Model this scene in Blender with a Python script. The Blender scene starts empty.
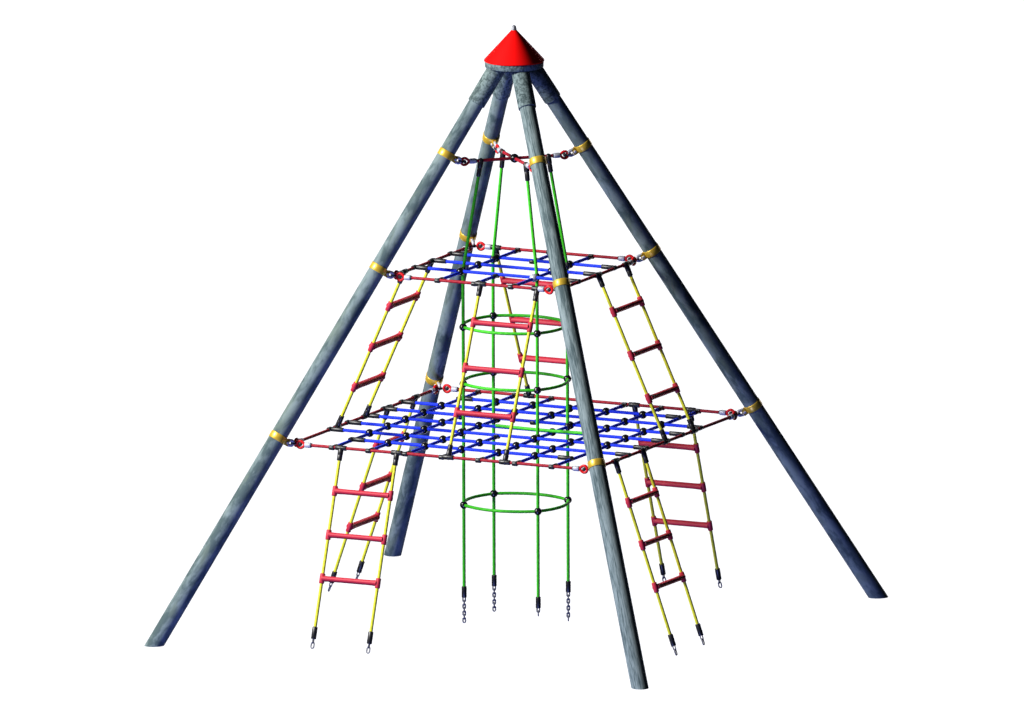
import bpy, bmesh, math
from mathutils import Vector, Matrix
V = Vector
PI = math.pi
scene = bpy.context.scene
COL = scene.collection

# ------------------------------------------------------------------ materials
def mat(name, base, rough=0.5, spec=0.5, metal=0.0, vary=0.0, vscale=30.0, stripes=None, bump=0.0):
    m = bpy.data.materials.new(name); m.use_nodes = True
    nt = m.node_tree; N = nt.nodes; L = nt.links
    b = N['Principled BSDF']
    b.inputs['Roughness'].default_value = rough
    b.inputs['Specular IOR Level'].default_value = spec
    b.inputs['Metallic'].default_value = metal
    col = None
    tc = N.new('ShaderNodeTexCoord')
    nz = N.new('ShaderNodeTexNoise'); nz.inputs['Scale'].default_value = vscale
    nz.inputs['Detail'].default_value = 4
    L.new(tc.outputs['Object'], nz.inputs['Vector'])
    mr = N.new('ShaderNodeMapRange')
    mr.inputs['From Min'].default_value = 0.3; mr.inputs['From Max'].default_value = 0.7
    mr.inputs['To Min'].default_value = 1 - vary; mr.inputs['To Max'].default_value = 1 + vary * 0.6
    L.new(nz.outputs['Fac'], mr.inputs['Value'])
    vm = N.new('ShaderNodeVectorMath'); vm.operation = 'SCALE'
    vm.inputs[0].default_value = base
    L.new(mr.outputs['Result'], vm.inputs['Scale'])
    L.new(vm.outputs['Vector'], b.inputs['Base Color'])
    if stripes:
        # laid strands of a rope: helical stripes from the tube's own UVs (u round, v metres along)
        uv = N.new('ShaderNodeUVMap'); uv.uv_map = 'UVMap'
        sx = N.new('ShaderNodeSeparateXYZ'); L.new(uv.outputs['UV'], sx.inputs[0])
        a = N.new('ShaderNodeMath'); a.operation = 'MULTIPLY'; a.inputs[1].default_value = 2 * PI * 3
        L.new(sx.outputs['X'], a.inputs[0])
        c = N.new('ShaderNodeMath'); c.operation = 'MULTIPLY'; c.inputs[1].default_value = 2 * PI * stripes
        L.new(sx.outputs['Y'], c.inputs[0])
        s = N.new('ShaderNodeMath'); s.operation = 'ADD'; L.new(a.outputs[0], s.inputs[0]); L.new(c.outputs[0], s.inputs[1])
        t = N.new('ShaderNodeMath'); t.operation = 'SINE'; L.new(s.outputs[0], t.inputs[0])
        bp = N.new('ShaderNodeBump'); bp.inputs['Strength'].default_value = 0.25
        bp.inputs['Distance'].default_value = 0.0015
        L.new(t.outputs[0], bp.inputs['Height']); L.new(bp.outputs['Normal'], b.inputs['Normal'])
    elif bump:
        bp = N.new('ShaderNodeBump'); bp.inputs['Strength'].default_value = 0.4
        bp.inputs['Distance'].default_value = bump
        L.new(nz.outputs['Fac'], bp.inputs['Height']); L.new(bp.outputs['Normal'], b.inputs['Normal'])
    return m

def wood(name, dark, light, sxy, sz, sxy2, sz2, mix2=0.5, speck=0.0, bump=0.002, seed=0.0, warm=None):
    """weathered blue-grey timber; 'gp' is the post's own length-wise coordinate in metres"""
    m = bpy.data.materials.new(name); m.use_nodes = True
    nt = m.node_tree; N = nt.nodes; L = nt.links
    b = N['Principled BSDF']
    b.inputs['Roughness'].default_value = 0.75
    b.inputs['Specular IOR Level'].default_value = 0.12
    at = N.new('ShaderNodeAttribute'); at.attribute_name = 'gp'
    def noise(sx, sz, det, rough=0.55, dist=0.0, off=0.0):
        mp = N.new('ShaderNodeMapping'); mp.inputs['Scale'].default_value = (sx, sx, sz)
        mp.inputs['Location'].default_value = (off + seed, seed, off)
        L.new(at.outputs['Vector'], mp.inputs['Vector'])
        n = N.new('ShaderNodeTexNoise'); n.inputs['Scale'].default_value = 1
        n.inputs['Detail'].default_value = det; n.inputs['Roughness'].default_value = rough
        n.inputs['Distortion'].default_value = dist
        L.new(mp.outputs[0], n.inputs['Vector']); return n
    n1 = noise(sxy, sz, 4, 0.55, 0.6)
    n2 = noise(sxy2, sz2, 5, 0.65, 0.2, 7.3)
    mx = N.new('ShaderNodeMix'); mx.data_type = 'FLOAT'; mx.inputs[0].default_value = mix2
    L.new(n1.outputs['Fac'], mx.inputs[2]); L.new(n2.outputs['Fac'], mx.inputs[3])
    r = N.new('ShaderNodeValToRGB')
    r.color_ramp.elements[0].position = 0.43; r.color_ramp.elements[0].color = (*dark, 1)
    r.color_ramp.elements[1].position = 0.57; r.color_ramp.elements[1].color = (*light, 1)
    L.new(mx.outputs[0], r.inputs[0])
    out = r.outputs['Color']
    if warm:
        n3 = noise(9, 3.5, 3, 0.5, 0.8, 3.1)
        r3 = N.new('ShaderNodeMapRange'); r3.inputs['From Min'].default_value = 0.5
        r3.inputs['From Max'].default_value = 0.62; r3.inputs['To Max'].default_value = 0.6
        L.new(n3.outputs['Fac'], r3.inputs['Value'])
        m3 = N.new('ShaderNodeMix'); m3.data_type = 'RGBA'; m3.inputs[7].default_value = (*warm, 1)
        L.new(r3.outputs['Result'], m3.inputs[0]); L.new(out, m3.inputs[6])
        out = m3.outputs[2]
    L.new(out, b.inputs['Base Color'])
    bp = N.new('ShaderNodeBump'); bp.inputs['Strength'].default_value = 0.5; bp.inputs['Distance'].default_value = bump
    L.new(mx.outputs[0], bp.inputs['Height']); L.new(bp.outputs['Normal'], b.inputs['Normal'])
    return m

M = {}
M['wood_grain'] = wood('weathered_grained_timber', (.075, .115, .12), (.27, .345, .345), 26, 3.0, 150, 10, 0.6, seed=2.0)
M['wood_cloud'] = wood('weathered_cloudy_timber', (.075, .115, .122), (.20, .265, .275), 13, 5.0, 30, 14, 0.35, seed=5.0, warm=(.15, .20, .17))
M['sleeve'] = wood('mottled_galvanised_steel', (.06, .09, .09), (.21, .28, .275), 30, 30, 75, 75, 0.5, seed=1.0, bump=.001)
M['cone'] = mat('red_plastic_cap', (.95, .004, .004), .7, .05, vary=.04, vscale=8)
M['gold'] = mat('yellow_zinc_steel', (.85, .56, .05), .36, .7, metal=.4, vary=.12, vscale=40)
M['zinc'] = mat('galvanised_steel', (.62, .64, .74), .35, .7, metal=.25, vary=.12, vscale=60)
M['alu'] = mat('aluminium_ferrule', (.55, .57, .64), .4, .5, metal=.1, vary=.05, vscale=50)
M['thimble'] = mat('red_plastic_thimble', (.75, .008, .012), .4, .3, vary=.06)
M['black'] = mat('black_plastic', (.012, .013, .014), .40, .6, vary=.15, vscale=60)
M['ball'] = mat('black_knot_plastic', (.006, .006, .008), .25, .6, vary=.1)
M['chain'] = mat('dull_zinc_chain', (.17, .18, .205), .4, .6, metal=.3, vary=.2, vscale=60)
M['dark'] = mat('dark_steel', (.05, .055, .06), .4, .6, metal=.4, vary=.2, vscale=60)
M['red'] = mat('red_rope', (.40, .006, .022), .6, .3, vary=.1, stripes=24)
M['blue'] = mat('blue_rope', (.015, .05, .90), .6, .15, vary=.08, stripes=24)
M['yellow'] = mat('yellow_rope', (.78, .77, .03), .58, .45, vary=.08, stripes=24)
M['green'] = mat('green_rope', (.055, .64, .012), .58, .4, vary=.08, stripes=24)
M['rung'] = mat('red_moulded_rung', (.60, .022, .05), .58, .45, vary=.07, vscale=25)
M['paper'] = mat('white_backdrop_paper', (.86, .86, .86), .9, .0, vary=.01, vscale=1.5)

# ------------------------------------------------------------------ geometry helpers
class MB:
    def __init__(self):
        self.bm = bmesh.new()
        self.uv = self.bm.loops.layers.uv.new('UVMap')
        self.gp = self.bm.verts.layers.float_vector.new('gp')
    def sweep(self, pts, rad, seg=14, closed=False, caps=True, up=None, ell=None, fall=False):
        """tube of radius rad (number or list) along pts; ell=(a,b,axis) gives an elliptical section"""
        pts = [V(p) for p in pts]; n = len(pts)
        if not isinstance(rad, (list, tuple)): rad = [rad] * n
        rings = []; dist = 0.0; vs = []
        ref = None; ref_t = (pts[-1] - pts[0]).normalized() if not closed else None
        for i, p in enumerate(pts):
            if closed: t = pts[(i + 1) % n] - pts[i - 1]
            elif i == 0: t = pts[1] - pts[0]
            elif i == n - 1: t = pts[-1] - pts[-2]
            else:
                t = (pts[i + 1] - pts[i]).normalized() + (pts[i] - pts[i - 1]).normalized()
                if t.length < 1e-6: t = pts[i + 1] - pts[i]
            if t.length < 1e-9: t = ref_t
            t.normalize(); ref_t = t
            if ref is None:
                a = V(up) if up is not None else (V((0, 0, 1)) if abs(t.z) < .9 else V((1, 0, 0)))
                ref = (a - t * a.dot(t)).normalized()
            else:
                r2 = ref - t * ref.dot(t)
                ref = r2.normalized() if r2.length > 1e-6 else ref
            bn = t.cross(ref)
            if i: dist += (p - pts[i - 1]).length
            ring = []
            for k in range(seg):
                a = 2 * PI * k / seg
                ra, rb = (rad[i], rad[i]) if ell is None else (rad[i] * ell[0], rad[i] * ell[1])
                off = ref * math.cos(a) * ra + bn * math.sin(a) * rb
                v = self.bm.verts.new(p + off)
                v[self.gp] = (math.cos(a) * rad[i], math.sin(a) * rad[i], dist)
                ring.append(v)
            rings.append(ring); vs.append(dist)
        m = n if closed else n - 1
        for i in range(m):
            A = rings[i]; B = rings[(i + 1) % n]
            v0 = vs[i]; v1 = vs[(i + 1) % n] if (i + 1) < n else dist + (pts[0] - pts[-1]).length
            for k in range(seg):
                k2 = (k + 1) % seg
                f = self.bm.faces.new((A[k], A[k2], B[k2], B[k])); f.smooth = True
                u0 = k / seg; u1 = (k + 1) / seg
                for l, (uu, vv) in zip(f.loops, ((u0, v0), (u1, v0), (u1, v1), (u0, v1))):
                    l[self.uv].uv = (uu, vv)
        if caps and not closed:
            for R, flip in ((rings[0], True), (rings[-1], False)):
                c = [self.bm.verts.new(v.co) for v in R]
                for q, v in zip(c, R): q[self.gp] = v[self.gp]
                self.bm.faces.new(list(reversed(c)) if flip else c)
        return rings
    def pill(self, a, b, r, seg=14, bev=0.25):
        """cylinder with softened rims"""
        a = V(a); b = V(b); d = (b - a).normalized(); e = r * bev
        return self.sweep([a, a + d * e * .35, a + d * e, b - d * e, b - d * e * .35, b],
                          [r - e, r - e * .35, r, r, r - e * .35, r - e], seg)
    def ball(self, c, r, squash=1.0, seg=20, axis=None):
        c = V(c); ax = V(axis) if axis is not None else V((0, 0, 1))
        n = 13; pts = []; rd = []
        for i in range(n):
            a = PI * i / (n - 1)
            pts.append(c - ax * math.cos(a) * r * squash); rd.append(max(math.sin(a) * r, 1e-4))
        self.sweep(pts, rd, seg)
    def stadium(self, a, b, w, r, plane_n, seg=10, n=10):
        """closed link: runs round a and b (ends), half-width w, in the plane with normal plane_n"""
        a = V(a); b = V(b); d = (b - a).normalized(); s = V(plane_n).cross(d).normalized()
        P = []
        for i in range(n + 1):
            t = -PI / 2 + PI * i / n
            P.append(b + d * math.cos(t) * w + s * math.sin(t) * w)
        for i in range(n + 1):
            t = PI / 2 + PI * i / n
            P.append(a + d * math.cos(t) * w + s * math.sin(t) * w)
        self.sweep(P, r, seg, closed=True)
    def box(self, c, ax, ay, az, bev=0.15):
        """box given half-axis vectors, edges bevelled"""
        c = V(c); ax = V(ax); ay = V(ay); az = V(az)
        t = bmesh.new()
        bmesh.ops.create_cube(t, size=2)
        for v in t.verts: v.co = c + ax * v.co.x + ay * v.co.y + az * v.co.z
        w = min(ax.length, ay.length, az.length) * bev
        bmesh.ops.bevel(t, geom=t.edges[:], offset=w, segments=2, affect='EDGES')
        me = bpy.data.meshes.new('tmp'); t.to_mesh(me); t.free()
        self.bm.from_mesh(me); bpy.data.meshes.remove(me)
    def done(self, name, material, parent=None, label=None):
        origin = WORLD[parent.name] if parent is not None else V((0, 0, 0))
        bmesh.ops.recalc_face_normals(self.bm, faces=self.bm.faces[:])
        for v in self.bm.verts: v.co -= origin
        me = bpy.data.meshes.new(name); self.bm.to_mesh(me); self.bm.free()
        me.materials.append(material)
        o = bpy.data.objects.new(name, me); COL.objects.link(o)
        WORLD[o.name] = origin
        if parent is not None: o.parent = parent
        if label: o['label'] = label
        return o
WORLD = {}
def thing(name, label, cat, loc, group=None):
    o = bpy.data.objects.new(name, None); COL.objects.link(o)
    o.location = loc; o.empty_display_size = .1
    WORLD[o.name] = V(loc)
    o['label'] = label; o['category'] = cat
    if group: o['group'] = group
    return o
def copy_tree(o, parent=None):
    c = o.copy(); COL.objects.link(c)
    if parent is not None: c.parent = parent
    for ch in [x for x in bpy.data.objects if x.parent == o]: copy_tree(ch, c)
    return c

# ------------------------------------------------------------------ measurements (metres)
FOOT = 1.803
def kz(z): return 1 - .2534 * z
Z1, Z2, Z3 = 1.305, 2.396, 3.141       # lower net, upper net, top cross
H1, H2 = 1.11, .61                      # half sides of the nets
G = .272                                # mesh of the nets
RR = .0110

# ------------------------------------------------------------------ climbing frame
frame = thing('climbing_pyramid', 'four tall leaning weathered blue-grey posts meeting under a red cone cap', 'climbing frame', (0, 0, 0))
def post_point(sx, sy, z): k = kz(z); return V((sx * FOOT * k, sy * FOOT * k, z))
corners = [(-1, -1), (1, -1), (1, 1), (-1, 1)]      # left, front, right, back
plabel = {(-1, -1): 'left post with cloudy grey patches', (1, -1): 'front post with streaky grained wood',
          (1, 1): 'right dark slate-blue post', (-1, 1): 'back post, shortest in view'}
for (sx, sy) in corners:
    b = MB(); d = (post_point(sx, sy, 1) - post_point(sx, sy, 0)).normalized()
    top = post_point(sx, sy, 3.80)
    n = 24
    rings = b.sweep([post_point(sx, sy, -.12 + (3.92 * i / n)) for i in range(n + 1)],
            [.0572 - .0050 * i / n for i in range(n + 1)], 40, up=(0, 0, 1))
    # cut level with the ground
    r = bmesh.ops.bisect_plane(b.bm, geom=b.bm.verts[:] + b.bm.edges[:] + b.bm.faces[:], plane_co=(0, 0, 0), plane_no=(0, 0, -1), clear_outer=True)
    ed = [e for e in r['geom_cut'] if isinstance(e, bmesh.types.BMEdge)]
    fl = bmesh.ops.edgeloop_fill(b.bm, edges=ed)
    for f_ in fl['faces']: f_.smooth = False
    for e_ in ed: e_.smooth = False
    wm = M['wood_grain'] if (sx, sy) == (1, -1) else M['wood_cloud']
    post = b.done('post', wm, frame, plabel[(sx, sy)])
    b = MB(); p0 = post_point(sx, sy, 3.528); p1 = post_point(sx, sy, 3.81)
    b.sweep([p0, p0, p0 + d * .006, p1], [.050, .0595, .0608, .0608], 40, up=(0, 0, 1))
    b.done('sleeve', M['sleeve'], post)
    # band clamps with inward ears
    inw = V((-sx, -sy, 0)).normalized(); nrm = (inw - d * inw.dot(d)).normalized(); side = d.cross(nrm)
    for zc in (1.357, 2.455, 3.20):
        c = post_point(sx, sy, zc); rp = .0572 - .0050 * (zc + .12) / 3.92
        b = MB(); hw = .024
        prof = [(-hw, rp - .002), (-hw, rp + .0028), (-hw + .003, rp + .0042), (hw - .003, rp + .0042), (hw, rp + .0028), (hw, rp - .002)]
        b.sweep([c + d * h for h, _ in prof], [q for _, q in prof], 40, up=nrm, caps=False)
        for s in (-1, 1):
            b.box(c + nrm * (rp + .014) + side * s * .0085, nrm * .017, side * .003, d * .0225, .3)
        cl = b.done('band_clamp', M['gold'], post)
        b = MB(); h = c + nrm * (rp + .020)
        b.pill(h - side * .021, h + side * .021, .006)
        b.pill(h - side * .0225, h - side * .013, .0105, 6)
        b.pill(h + side * .013, h + side * .0225, .0105, 6)
        # the bolt belongs to the clamp: kept as one mesh with its washers
        b.done('clamp_bolt', M['zinc'], post)
b = MB()
zb = 3.804
b.sweep([(0, 0, zb - .002), (0, 0, zb), (0, 0, zb + .006), (0, 0, 4.004), (0, 0, 4.010)],
        [.150, .2015, .2015, .024, .019], 288)
cap = b.done('cap', M['cone'], frame)
for p in cap.data.polygons: pass
b = MB(); b.sweep([(0, 0, 4.007), (0, 0, 4.020), (0, 0, 4.022), (0, 0, 4.032), (0, 0, 4.040), (0, 0, 4.044)], [.017, .017, .015, .0145, .010, .003], 24)
b.done('finial', M['chain'], cap)
b = MB(); b.sweep([(0, 0, 3.763), (0, 0, 3.765), (0, 0, 3.799), (0, 0, 3.8025)], [.194, .196, .197, .1955], 96)
b.done('collar', M['sleeve'], frame)

# ------------------------------------------------------------------ shared rope fittings
def ear_point(sx, sy, zc):
    d = (post_point(sx, sy, 1) - post_point(sx, sy, 0)).normalized()
    inw = V((-sx, -sy, 0)).normalized(); nrm = (inw - d * inw.dot(d)).normalized()
    return post_point(sx, sy, zc) + nrm * (.056 + .018)
def shackle(parent, ear, to, dark_end=True):
    """two joined links between a clamp ear and the rope thimbles"""
    dr = (to - ear); ln = dr.length; dr.normalize()
    hz = V((dr.y, -dr.x, 0)).normalized()
    b = MB()
    e1 = ear + dr * .012; e2 = ear + dr * ln * .5
    b.stadium(e1, e2, .0165, .0108, hz)
    s = b.done('shackle', M['alu'], parent)
    upv = hz.cross(dr)
    b = MB(); b.stadium(ear + dr * (ln * .5 + .012), to + dr * .004, .010, .0052, upv)
    b.pill(to - hz * .019, to + hz * .019, .0062)
    b.done('link', M['dark'], s)
def thimble(parent, c, d, rope_r=RR):
    """red eye in the vertical plane through direction d, white ferrule behind it"""
    d = V(d).normalized(); n = V((d.y, -d.x, 0)).normalized() if abs(d.z) < .9 else V((1, 0, 0))
    s = n.cross(d)
    b = MB(); P = []
    for i in range(28):
        t = 2 * PI * i / 28
        rr = .0235
        x = math.cos(t) * rr; y = math.sin(t) * rr * (1.0 if x < 0 else max(.0, 1 - (x / rr) ** 2 * .45))
        if x > 0: x *= 1.35
        P.append(c + d * x + s * y)
    b.sweep(P, .0092, 10, closed=True)
    t_ = b.done('thimble', M['thimble'], parent)
    b = MB(); b.pill(c - n * .010, c + n * .010, .0125, 18)
    b.pill(c - n * .0145, c + n * .0145, .006, 10)
    b.done('thimble_bush', M['dark'], parent)
    b = MB(); q = c + d * .036
    b.pill(q, q + d * .044, .0185, 18, .2)
    b.done('ferrule', M['alu'], parent)
    b = MB(); b.pill(q + d * .0445, q + d * .052, .0145, 14, .2)
    b.done('ferrule_collar', M['black'], parent)
def rope_end(parent, p, along, edge_dir, ln=.085, off=-.004):
    """black sleeve on a rope end (running along) with a clip round the rope it ties to"""
    p = V(p); a = V(along).normalized(); e = V(edge_dir).normalized()
    b = MB()
    b.ball(p, .0165, 1.0, 14)
    b.pill(p + a * .010, p + a * ln, .0158, 14, .2)
    b.pill(p + e * (off - .019), p + e * (off + .019), .0162, 14, .2)
    return b.done('end_sleeve', M['black'], parent)

# ------------------------------------------------------------------ climbing nets
def make_net(label, H, z, clampz, n, stop, groupname):
    net = thing('climbing_net', label, 'climbing net', (0, 0, z), groupname)
    # shackles to the four posts
    for (sx, sy) in corners:
        shackle(net, ear_point(sx, sy, clampz), V((sx * (H - .012), sy * (H - .012), z)))
    # red border ropes
    for i in range(4):
        a = V((*[c * H for c in corners[i]], z)); c = V((*[q * H for q in corners[(i + 1) % 4]], z))
        d = (c - a).normalized(); L = (c - a).length
        b = MB(); b.sweep([a + d * (.12 + (L - .24) * k / 8) for k in range(9)], RR * .97, 12)
        e = b.done('edge_rope', M['red'], net)
        thimble(e, a + d * .056, d); thimble(e, c - d * .056, -d)
    N = range(-n, n + 1); m = n * G
    dz = .004                                # the two rope layers pass one over the other
    for i in N:                              # ropes running away from the camera side
        x = i * G
        lo = -H
        spans = [(-H, H)] if i != 0 else [(-H, -G), (G, H)]
        for (y0, y1) in spans:
            b = MB(); b.sweep([(x, y0 + (y1 - y0) * k / 8, z - dz) for k in range(9)], RR, 12)
            r = b.done('net_rope', M['blue'], net)
            rope_end(r, (x, y0, z - dz), (0, 1, 0), (1, 0, 0), .07)
            rope_end(r, (x, y1, z - dz), (0, -1, 0), (1, 0, 0), .07)
    for j in N:
        y = j * G
        xe = m if (abs(j) == n and stop) else H
        b = MB(); b.sweep([(-xe + 2 * xe * k / 8, y, z + dz) for k in range(9)], RR, 12)
        r = b.done('net_rope', M['blue'], net)
        rope_end(r, (-xe, y, z + dz), (1, 0, 0), (0, 1, 0), .10, -.01)
        rope_end(r, (xe, y, z + dz), (-1, 0, 0), (0, 1, 0), .10, -.01)
    for i in N:
        for j in N:
            if i == 0 and abs(j) <= 1: continue
            if stop and abs(i) == n and abs(j) == n: continue
            b = MB(); c = V((i * G, j * G, z)); b.ball(c, .0285, .97, 20)
            pale = not stop and (i, j) == (1, -1)
            b.done('knot_ball', M['zinc'] if pale else M['ball'], net, 'pale metal knot ball' if pale else None)
    return net
lower = make_net('larger lower square net of blue ropes with red border ropes', H1, Z1, 1.357, 3, True, 'square climbing nets')
upper = make_net('smaller upper square net of blue ropes with red border ropes', H2, Z2, 2.455, 1, False, 'square climbing nets')

# ------------------------------------------------------------------ top cross of red ropes
cross = thing('suspension_cross', 'two short red ropes crossing at a black ball near the top of the posts', 'rope cross', (0, 0, Z3))
for (s1, s2) in ((( -1, -1), (1, 1)), ((-1, 1), (1, -1))):
    a = V((s1[0] * .25, s1[1] * .25, Z3)); c = V((s2[0] * .25, s2[1] * .25, Z3)); d = (c - a).normalized()
    b = MB(); b.sweep([a + d * .07 + (c - a - d * .14) * k / 6 for k in range(7)], RR, 12)
    e = b.done('cross_rope', M['red'], cross)
    thimble(e, a, d); thimble(e, c, -d)
for (sx, sy) in corners:
    shackle(cross, ear_point(sx, sy, 3.20), V((sx * .262, sy * .262, Z3)))
b = MB(); b.ball((0, 0, Z3), .031); b.done('knot_ball', M['ball'], cross)

# ------------------------------------------------------------------ green rope tunnel
tun = thing('rope_tunnel', 'round tunnel of four green hanging ropes joined by green hoops, in the middle', 'rope tunnel', (0, 0, 0))
TX, TY = .275, .227
RT = math.hypot(TX, TY)
ends = {(-1, -1): (.178, .0), (-1, 1): (.178, .0), (1, -1): (.150, .095), (1, 1): (.180, .0)}
for (sx, sy) in corners:
    t = V((sx * .168, sy * .168, Z3 - .005)); nd = V((sx * TX, sy * TY, Z2)); zb_, zend = ends[(sx, sy)]
    d = (nd - t).normalized()
    pts = [t + (nd - t) * k / 8 for k in range(8)] + [nd + V((-sx * .002, 0, .03)), nd + V((0, 0, -.03))] + \
          [V((sx * TX, sy * TY, Z2 - .1 - (Z2 - .1 - zb_ - .03) * k / 14)) for k in range(15)]
    pts[8] = nd - d * .03
    b = MB(); b.sweep(pts, RR, 12)
    r = b.done('vertical_rope', M['green'], tun)
    b = MB(); b.ball(t + V((0, 0, .004)), .0185, 1, 14)
    b.pill(t - d * .008, t + d * .045, .0190, 16, .2); b.pill(t + d * .04, t + d * .105, .0165, 16, .2)
    b.done('top_sleeve', M['black'], r)
    x, y = sx * TX, sy * TY
    b = MB(); b.pill((x, y, zb_), (x, y, zb_ + .077), .0172, 18, .2)
    b.done('bottom_sleeve', M['black'], r)
    b = MB(); q = zb_ + .004; k = 0
    while q - .030 > zend - .012:
        pn = V((1, 0, 0)) if k % 2 else V((0, 1, 0))
        pn = Matrix.Rotation(math.radians(26), 3, 'Z') @ pn
        b.stadium((x, y, q - .008), (x, y, q - .024),   .0086, .0048, pn, 8, 6)
        q -= .0235; k += 1
    b.done('chain', M['chain'], r)
for zr in (2.012, 1.628, .806):
    P = []                               # four bowed lengths of rope from knot to knot
    for k in range(24): q = -1 + k / 12; P.append((TX * q, -TY - .100 * (1 - q * q), zr))
    for k in range(18): q = -1 + k / 9; P.append((TX + .068 * (1 - q * q), TY * q, zr))
    for k in range(24): q = 1 - k / 12; P.append((TX * q, TY + .100 * (1 - q * q), zr))
    for k in range(18): q = 1 - k / 9; P.append((-TX - .068 * (1 - q * q), TY * q, zr))
    b = MB(); b.sweep(P, RR * .98, 12, closed=True)
    h = b.done('hoop', M['green'], tun)
    for (sx, sy) in corners:
        b = MB(); c = V((sx * TX, sy * TY, zr)); b.ball(c, .0265)
        b.sweep([c + V((0, 0, h_)) for h_ in (-.003, -.003, .003, .003)], [.0265, .0272, .0272, .0265], 20)
        b.done('knot_ball', M['ball'], h)
for zn in (Z1, Z2):
    for (sx, sy) in corners:
        b = MB(); c = V((sx * TX, sy * TY, zn)); o = V((0, sy * (G - TY), 0))
        b.ball(c, .021, 1, 16); b.pill(c - V((0, 0, .024)), c + V((0, 0, .024)), .0165, 14, .2)
        b.pill(c, c + o * .6, .013)
        b.done('net_joint', M['black'], tun)

# loose green rope lying across the lower net
b = MB(); A = V((-.116, -.061, 1.329)); B = V((.546, -.061, 1.329))
b.sweep([A + (B - A) * k / 8 + V((0, 0, -.004 * math.sin(PI * k / 8))) for k in range(9)], RR, 12)
lr = b.done('green_rope', M['green'])
lr['label'] = 'short straight bright green rope lying level in the middle of the lower net'; lr['category'] = 'rope'

# ------------------------------------------------------------------ rope ladders
def connector(parent, p, d, edge=(1, 0, 0), ln=.086):
    p = V(p); d = V(d).normalized(); e = V(edge)
    b = MB(); b.ball(p, .0185, 1, 14)
    b.pill(p + d * .006, p + d * .05, .0185, 14, .2); b.pill(p + d * .045, p + d * ln, .0174, 14, .2)
    b.pill(p - e * .040, p + e * .040, .0172, 14, .2)
    b.done('connector', M['black'], parent)
def rung(parent, p0, p1, d):
    """flat moulded tread between two collars that grip the ropes"""
    p0 = V(p0); p1 = V(p1); d = V(d).normalized(); e = (p1 - p0).normalized(); n = e.cross(d).normalized()
    L = (p1 - p0).length
    b = MB()
    pts = []; rad = []
    for s, r in ((.006, 1.12), (.022, 1.06), (.045, 1.0)): pts.append(p0 + e * s); rad.append(r)
    for s in (.2, .5, .8): pts.append(p0 + e * (L * s)); rad.append(.97)
    for s, r in ((.045, 1.0), (.022, 1.06), (.006, 1.12)): pts.append(p1 - e * s); rad.append(r)
    b.sweep(pts, rad, 72, up=d, ell=(.0185, .0235))
    for p in (p0, p1):
        b.pill(p - d * .034, p + d * .034, .0178, 18, .2)
    b.done('rung', M['rung'], parent)
def make_ladder(label, x0, x1, y_top, z_top, y_bot, z_bot, ts, hanging, group):
    base = V(((x0 + x1) / 2, y_bot, z_bot))
    lad = thing('rope_ladder', label, 'rope ladder', base, group)
    def P(x, t): return V((x, y_top + (y_bot - y_top) * t, z_top + (z_bot - z_top) * t))
    d = (P(0, 1) - P(0, 0)).normalized()
    tl = .90 if hanging else 1.0
    for x in (x0, x1):
        b = MB(); b.sweep([P(x, tl * k / 12) for k in range(13)], RR, 12)
        r = b.done('side_rope', M['yellow'], lad)
        connector(r, P(x, 0), d)
        if not hanging: connector(r, P(x, 1), -d)
        else:
            b = MB(); b.pill(P(x, .877), P(x, .937), .0178, 18, .2)
            b.done('bottom_sleeve', M['black'], r)
            b = MB(); q = P(x, .937)
            b.stadium(q + d * .004, q + d * .020, .0085, .004, (1, 0, 0), 8, 6)
            b.stadium(q + d * .032, q + d * .052, .0105, .0045, (0, 1, 0), 8, 8)
            b.done('ground_shackle', M['chain'], r)
    for t in ts: rung(lad, P(x0, t), P(x1, t), d)
    return lad
def place(o, base, k):
    R = Matrix.Rotation(-PI / 2 * k, 3, 'Z')
    o.location = R @ V(base); o.rotation_euler = (0, 0, -PI / 2 * k)
g1 = 'rope ladders between the upper and the lower net'
lad = make_ladder('upper rope ladder with bright pink-red rungs, in front of the green tunnel between the nets',
                  .045, .465, -H2, Z2, -H1, Z1, (.222, .484, .742), False, g1)
b0 = lad.location.copy()
for k, lb in ((1, 'leftmost upper rope ladder, dark maroon rungs, beside the left post between the nets'),
              (2, 'upper rope ladder with deep red rungs, behind the green tunnel and front post'),
              (3, 'rightmost upper rope ladder, dark maroon rungs, beside the right post between the nets')):
    c = copy_tree(lad); place(c, b0 - V((.030 if k != 2 else .022, 0, 0)), k); c['label'] = lb
g2 = 'rope ladders hanging below the lower net'
lad = make_ladder('lower rope ladder with wide bright pink-red rungs, hanging left of the green tunnel',
                  -.751, -.337, -H1, Z1, -1.567, 0, (.211, .426, .640), True, g2)
b0 = lad.location.copy()
for k, lb in ((1, 'lower rope ladder with dark rungs, behind the pink-runged ladder and left of the back post'),
              (2, 'lower rope ladder with wide deep red rungs, hanging farthest right below the lower net'),
              (3, 'lower rope ladder with dark rungs, hanging just right of the streaky front post')):
    c = copy_tree(lad); place(c, b0, k); c['label'] = lb

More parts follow.
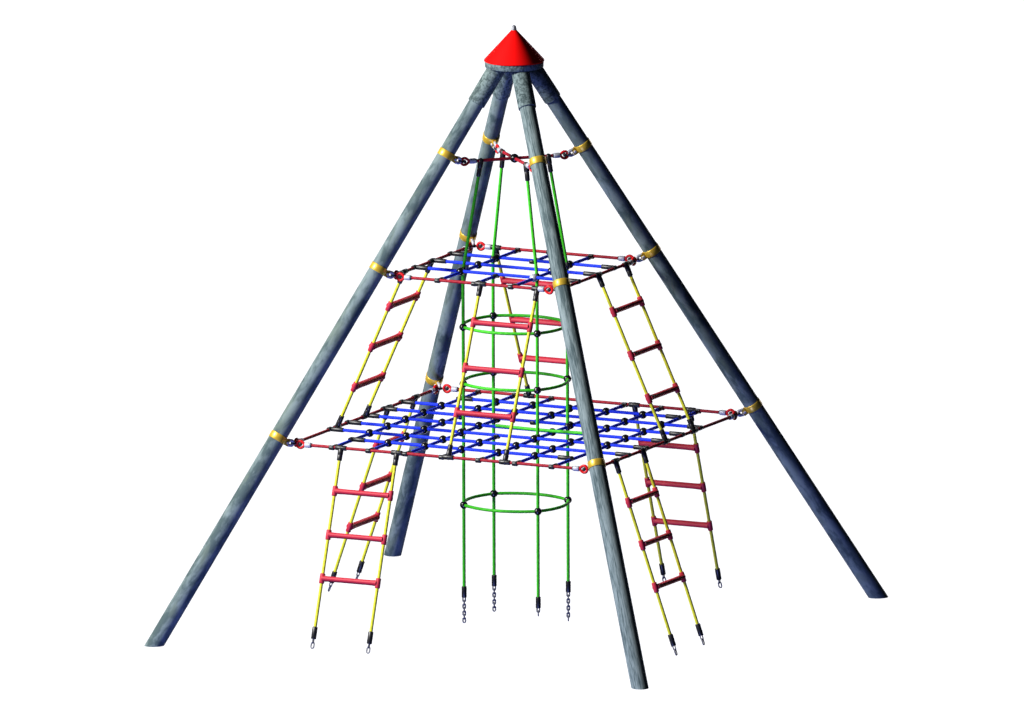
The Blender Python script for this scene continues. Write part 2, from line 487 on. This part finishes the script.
# ------------------------------------------------------------------ camera (parallel projection, as the picture)
S, TH, EL, RO, CX, CY = 150.03, .456911, .18602, -.0037878, 516.33, 621.30
r = V((math.cos(TH), math.sin(TH), 0)); u = V((-math.sin(TH) * math.sin(EL), math.cos(TH) * math.sin(EL), math.cos(EL)))
bk = r.cross(u)
r2 = r * math.cos(RO) + u * math.sin(RO); u2 = u * math.cos(RO) - r * math.sin(RO)
cam = bpy.data.cameras.new('Camera'); co = bpy.data.objects.new('Camera', cam); COL.objects.link(co)
pos = r2 * ((512 - CX) / S) + u2 * ((CY - 362) / S) + bk * 9
co.matrix_world = Matrix(((r2.x, u2.x, bk.x, pos.x), (r2.y, u2.y, bk.y, pos.y), (r2.z, u2.z, bk.z, pos.z), (0, 0, 0, 1)))
cam.type = 'ORTHO'; cam.ortho_scale = 1024 / S; cam.clip_end = 200; cam.clip_start = .05
scene.camera = co

# ------------------------------------------------------------------ white backdrop behind
fwd = V((-math.sin(TH), math.cos(TH), 0))
DW = 20
cw = fwd * DW + V((0, 0, -2.0))
b = MB(); b.box(cw, r * 17, V((0, 0, 12)), fwd * .03, .1)
for f in b.bm.faces: f.smooth = False
bd = b.done('backdrop', M['paper'])
bd['label'] = 'plain white backdrop behind the climbing frame'; bd['kind'] = 'structure'; bd['category'] = 'backdrop'

# ------------------------------------------------------------------ lamps
def area(name, loc, target, power, color, sx, sy=None, shape='DISK'):
    l = bpy.data.lights.new(name, 'AREA'); l.energy = power; l.color = color
    l.shape = shape; l.size = sx
    if sy: l.size_y = sy
    o = bpy.data.objects.new(name, l); COL.objects.link(o); o.location = loc
    o.rotation_euler = (V(target) - V(loc)).to_track_quat('-Z', 'Y').to_euler()
    return o
T = V((0, 0, 1.9))
KD = V((-.51, -.64, .53)).normalized()
area('key_light', T + KD * 14, T, 9.87 * 196 * 1.75, (1, .98, .95), 3.2)
FD = V((.15, -.74, -.65)).normalized()
area('fill_light', T + FD * 14, T, 9.87 * 196 * .52, (.22, .28, 1), 3.0)
for s in (1, -1):
    p = fwd * (DW - 5.5) + V((0, 0, -2.0 + s * 9.5))
    area('backdrop_light', p, fwd * DW + V((0, 0, -2.0 + s * 1.5)), 2450, (1, 1, 1), 32, 1.2, 'RECTANGLE')

w = bpy.data.worlds.new('World'); scene.world = w; w.use_nodes = True
w.node_tree.nodes['Background'].inputs[0].default_value = (.55, .65, 1, 1)
w.node_tree.nodes['Background'].inputs[1].default_value = .02
scene.view_settings.view_transform = 'Standard'; scene.view_settings.look = 'None'
scene.view_settings.exposure = 0; scene.view_settings.gamma = 1
scene.render.resolution_x = 1024; scene.render.resolution_y = 724
